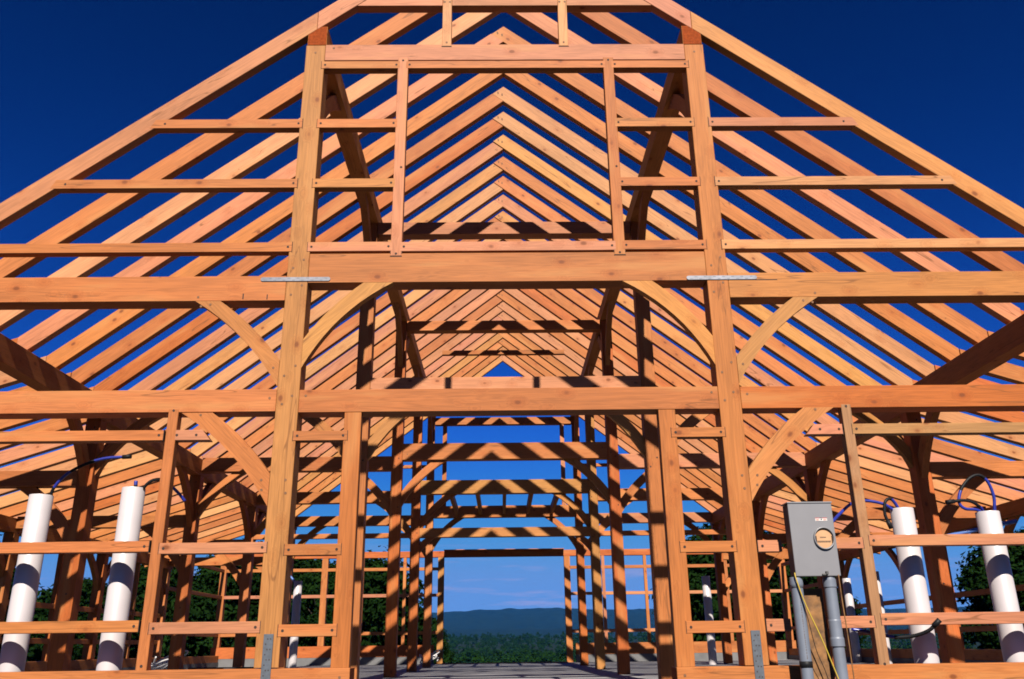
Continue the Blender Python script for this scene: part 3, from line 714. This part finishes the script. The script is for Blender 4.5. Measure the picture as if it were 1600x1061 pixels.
def crown_bm(seed, w, h, z0, clumps, per, leaf, bm=None, centre=(0, 0)):
    r3 = random.Random(seed); bm = bm or bmesh.new()
    for c in range(clumps):
        t = r3.random() ** .8; zz = z0 + h * (.06 + .90 * t)
        prof = math.sin(math.pi * min(1, .16 + .80 * t)) ** .7
        a = r3.uniform(0, 6.28); rr = w * .5 * prof * (r3.random() ** .45)
        cc = Vector((centre[0] + rr * math.cos(a), centre[1] + rr * math.sin(a), zz)); cr_ = w * r3.uniform(.10, .20)
        for k in range(per):
            d = Vector((r3.gauss(0, 1), r3.gauss(0, 1), r3.gauss(0, .8))).normalized()
            p = cc + d * cr_ * r3.uniform(.55, 1.08)
            leaf_quad(bm, p, d + Vector((r3.uniform(-.7, .7), r3.uniform(-.7, .7), r3.uniform(0, .9))), leaf * r3.uniform(.6, 1.25), r3)
    return bm
def trunk_bm(h, r, seed):
    r3 = random.Random(seed); bm = bmesh.new()
    def limb(p0, p1, r0, r1, n=7):
        p0 = Vector(p0); p1 = Vector(p1); rs = []
        for i in range(5):
            t = i / 4; q = p0.lerp(p1, t) + Vector((r3.uniform(-.06, .06), r3.uniform(-.06, .06), 0)) * (h / 8 if 0 < i < 4 else 0)
            rad = r0 + (r1 - r0) * t
            rs.append([bm.verts.new(q + Vector((math.cos(2 * math.pi * k / n) * rad, math.sin(2 * math.pi * k / n) * rad, 0))) for k in range(n)])
        for i in range(4):
            for k in range(n): bm.faces.new((rs[i][k], rs[i][(k + 1) % n], rs[i + 1][(k + 1) % n], rs[i + 1][k])).smooth = True
    limb((0, 0, 0), (0, 0, h * .85), r, r * .25)
    for k in range(7):
        a = k * 2.4 + r3.uniform(-.4, .4); z = h * r3.uniform(.3, .6); l = h * r3.uniform(.2, .34)
        limb((0, 0, z), (l * math.cos(a), l * math.sin(a), z + l * .9), r * .4, r * .1)
    return bm
kinds = []
for i, (w, h, z0, cl_, per) in enumerate(((6.0, 8.6, .5, 110, 170), (5.4, 9.4, .6, 105, 170), (7.0, 7.4, .3, 115, 170))):
    me = bpy.data.meshes.new('crown'); b_ = crown_bm(30 + i, w, h, z0, cl_, per, .19); b_.to_mesh(me); b_.free(); me.materials.append(LEAF)
    mt = bpy.data.meshes.new('trunk'); b_ = trunk_bm(h * .95 + z0, .22, 50 + i); b_.to_mesh(mt); b_.free(); mt.materials.append(BARK)
    kinds.append((me, mt, z0 + h))
def tree(x, y, top, kind, rot, label, sw=1.0):
    zg = ground_z(x, y) - .1
    me, mt, hh = kinds[kind]; k = (top - zg) / hh
    t = empty('tree', (x, y, zg)); t.rotation_euler.z = rot; t.scale = (k * sw, k * sw, k)
    tag(t, label, 'tree', 'trees behind the barn')
    for nm, m in (('trunk', mt), ('crown', me)):
        o = bpy.data.objects.new(nm, m); col.objects.link(o); o.parent = t
TR = [(-36.0, 44.0, 5.6), (-31.5, 46.5, 5.0), (-29.5, 41.0, 5.5), (-27.5, 48.0, 3.9), (-24.6, 45.0, 4.2), (-22.0, 49.0, 4.1), (-20.0, 43.5, 5.0), (-17.2, 46.5, 5.7), (-14.8, 42.5, 5.3),
      (-12.6, 46.5, 5.5), (-10.3, 43.0, 4.9), (-8.0, 47.0, 5.2), (-7.6, 52.0, 3.7), (-5.6, 60.0, 2.2),
      (12.0, 38.5, 5.9), (14.0, 41.0, 5.4), (16.0, 38.0, 6.0), (13.2, 46.0, 5.2), (25.6, 36.5, 5.0), (28.6, 39.5, 5.7), (31.5, 37.0, 6.1), (35.0, 40.0, 6.4)]
LB = 'dark green leafy tree in the row behind the open frame'
for i, (x, y_, tp) in enumerate(TR):
    tree(x, y_, tp, i % 3, rnd.uniform(0, 6.28), LB, rnd.uniform(.85, 1.12))

# far forest in the valley: nobody could count it
bm = bmesh.new(); r3 = random.Random(99)
for i in range(2300):
    d = 150 + 1100 * (r3.random() ** 1.25); az = r3.uniform(-.34, .62)
    x = d * math.sin(az); y_ = 8 + d * math.cos(az); zg = ground_z(x, y_)
    h = r3.uniform(9, 14.5); w = r3.uniform(6, 10)
    sc_ = 1.0 if d < 420 else 1.6
    crown_bm(1000 + i, w, h * .85, zg + h * .15, 14 if d < 420 else 7, 26 if d < 420 else 12, .62 * sc_, bm, (x, y_))
o = build('forest', bm, [LEAF2]); tag(o, 'dense green forest filling the valley', 'forest', kind='stuff')

# ------------------------------------------------------------------ hills
def hill_z(x, y):
    d = math.hypot(x, y); az = math.atan2(x, y)
    from mathutils import noise as nz
    prof1 = .75 * (.0490 + .0030 * math.sin(az * 9 + .6) + .0016 * math.sin(az * 23 + 1.5) - .010 * max(0, az - .12))
    prof2 = .0385 + .0040 * math.sin(az * 7 + 3.4) + .0015 * math.sin(az * 19)
    def bump(c, wd, hgt): return hgt * math.exp(-((d - c) / wd) ** 2)
    z = max(bump(5200, 1300, 5200 * prof1), bump(3500, 700, 3500 * (prof2 - .019)))
    rough = nz.fractal(Vector((x / 420, y / 420, 3.1)), 1.0, 2.1, 5)
    return z * (1 + .035 * rough) + 6 * nz.fractal(Vector((x / 70, y / 70, 8.0)), 1.0, 2.0, 3) * min(1, z / 60)
bm = bmesh.new()
azs = [R(-42 + 84 * i / 420) for i in range(421)]; ds = [1900 + 100 * i for i in range(52)]
gr = [[bm.verts.new((d * math.sin(a), d * math.cos(a), hill_z(d * math.sin(a), d * math.cos(a)))) for a in azs] for d in ds]
for j in range(len(ds) - 1):
    for i in range(len(azs) - 1): bm.faces.new((gr[j][i], gr[j][i + 1], gr[j + 1][i + 1], gr[j + 1][i]))
hm, hnt, hbs = mat('wooded_hill')
tc = N(hnt, 'ShaderNodeTexCoord'); nz1 = N(hnt, 'ShaderNodeTexNoise'); nz1.inputs['Scale'].default_value = .03; nz1.inputs['Detail'].default_value = 8
L(hnt, tc.outputs['Object'], nz1.inputs['Vector'])
c = N(hnt, 'ShaderNodeValToRGB'); c.color_ramp.elements[0].color = (.002, .006, .003, 1); c.color_ramp.elements[1].color = (.005, .011, .005, 1)
c.color_ramp.elements[0].position = .4; c.color_ramp.elements[1].position = .62
L(hnt, nz1.outputs[0], c.inputs[0]); L(hnt, c.outputs[0], hbs.inputs['Base Color']); hbs.inputs['Roughness'].default_value = .95; hbs.inputs['Specular IOR Level'].default_value = .05
o = build('hills', bm, [hm], smooth=True); tag(o, kind='structure')

# ------------------------------------------------------------------ air
HAZE = 1
if HAZE:
    bm = bmesh.new(); boxmesh(bm, -7600, 7600, -60, 7600, -40, 420)
    hz = bpy.data.materials.new('air'); hz.use_nodes = True; nt = hz.node_tree; nt.nodes.clear()
    pv = N(nt, 'ShaderNodeVolumePrincipled'); pv.inputs['Color'].default_value = (.01, .28, 1.0, 1); pv.inputs['Density'].default_value = 3.2e-5
    pv.inputs['Anisotropy'].default_value = 0.0
    ou = N(nt, 'ShaderNodeOutputMaterial'); L(nt, pv.outputs[0], ou.inputs['Volume'])
    o = build('haze', bm, [hz]); tag(o, kind='stuff')
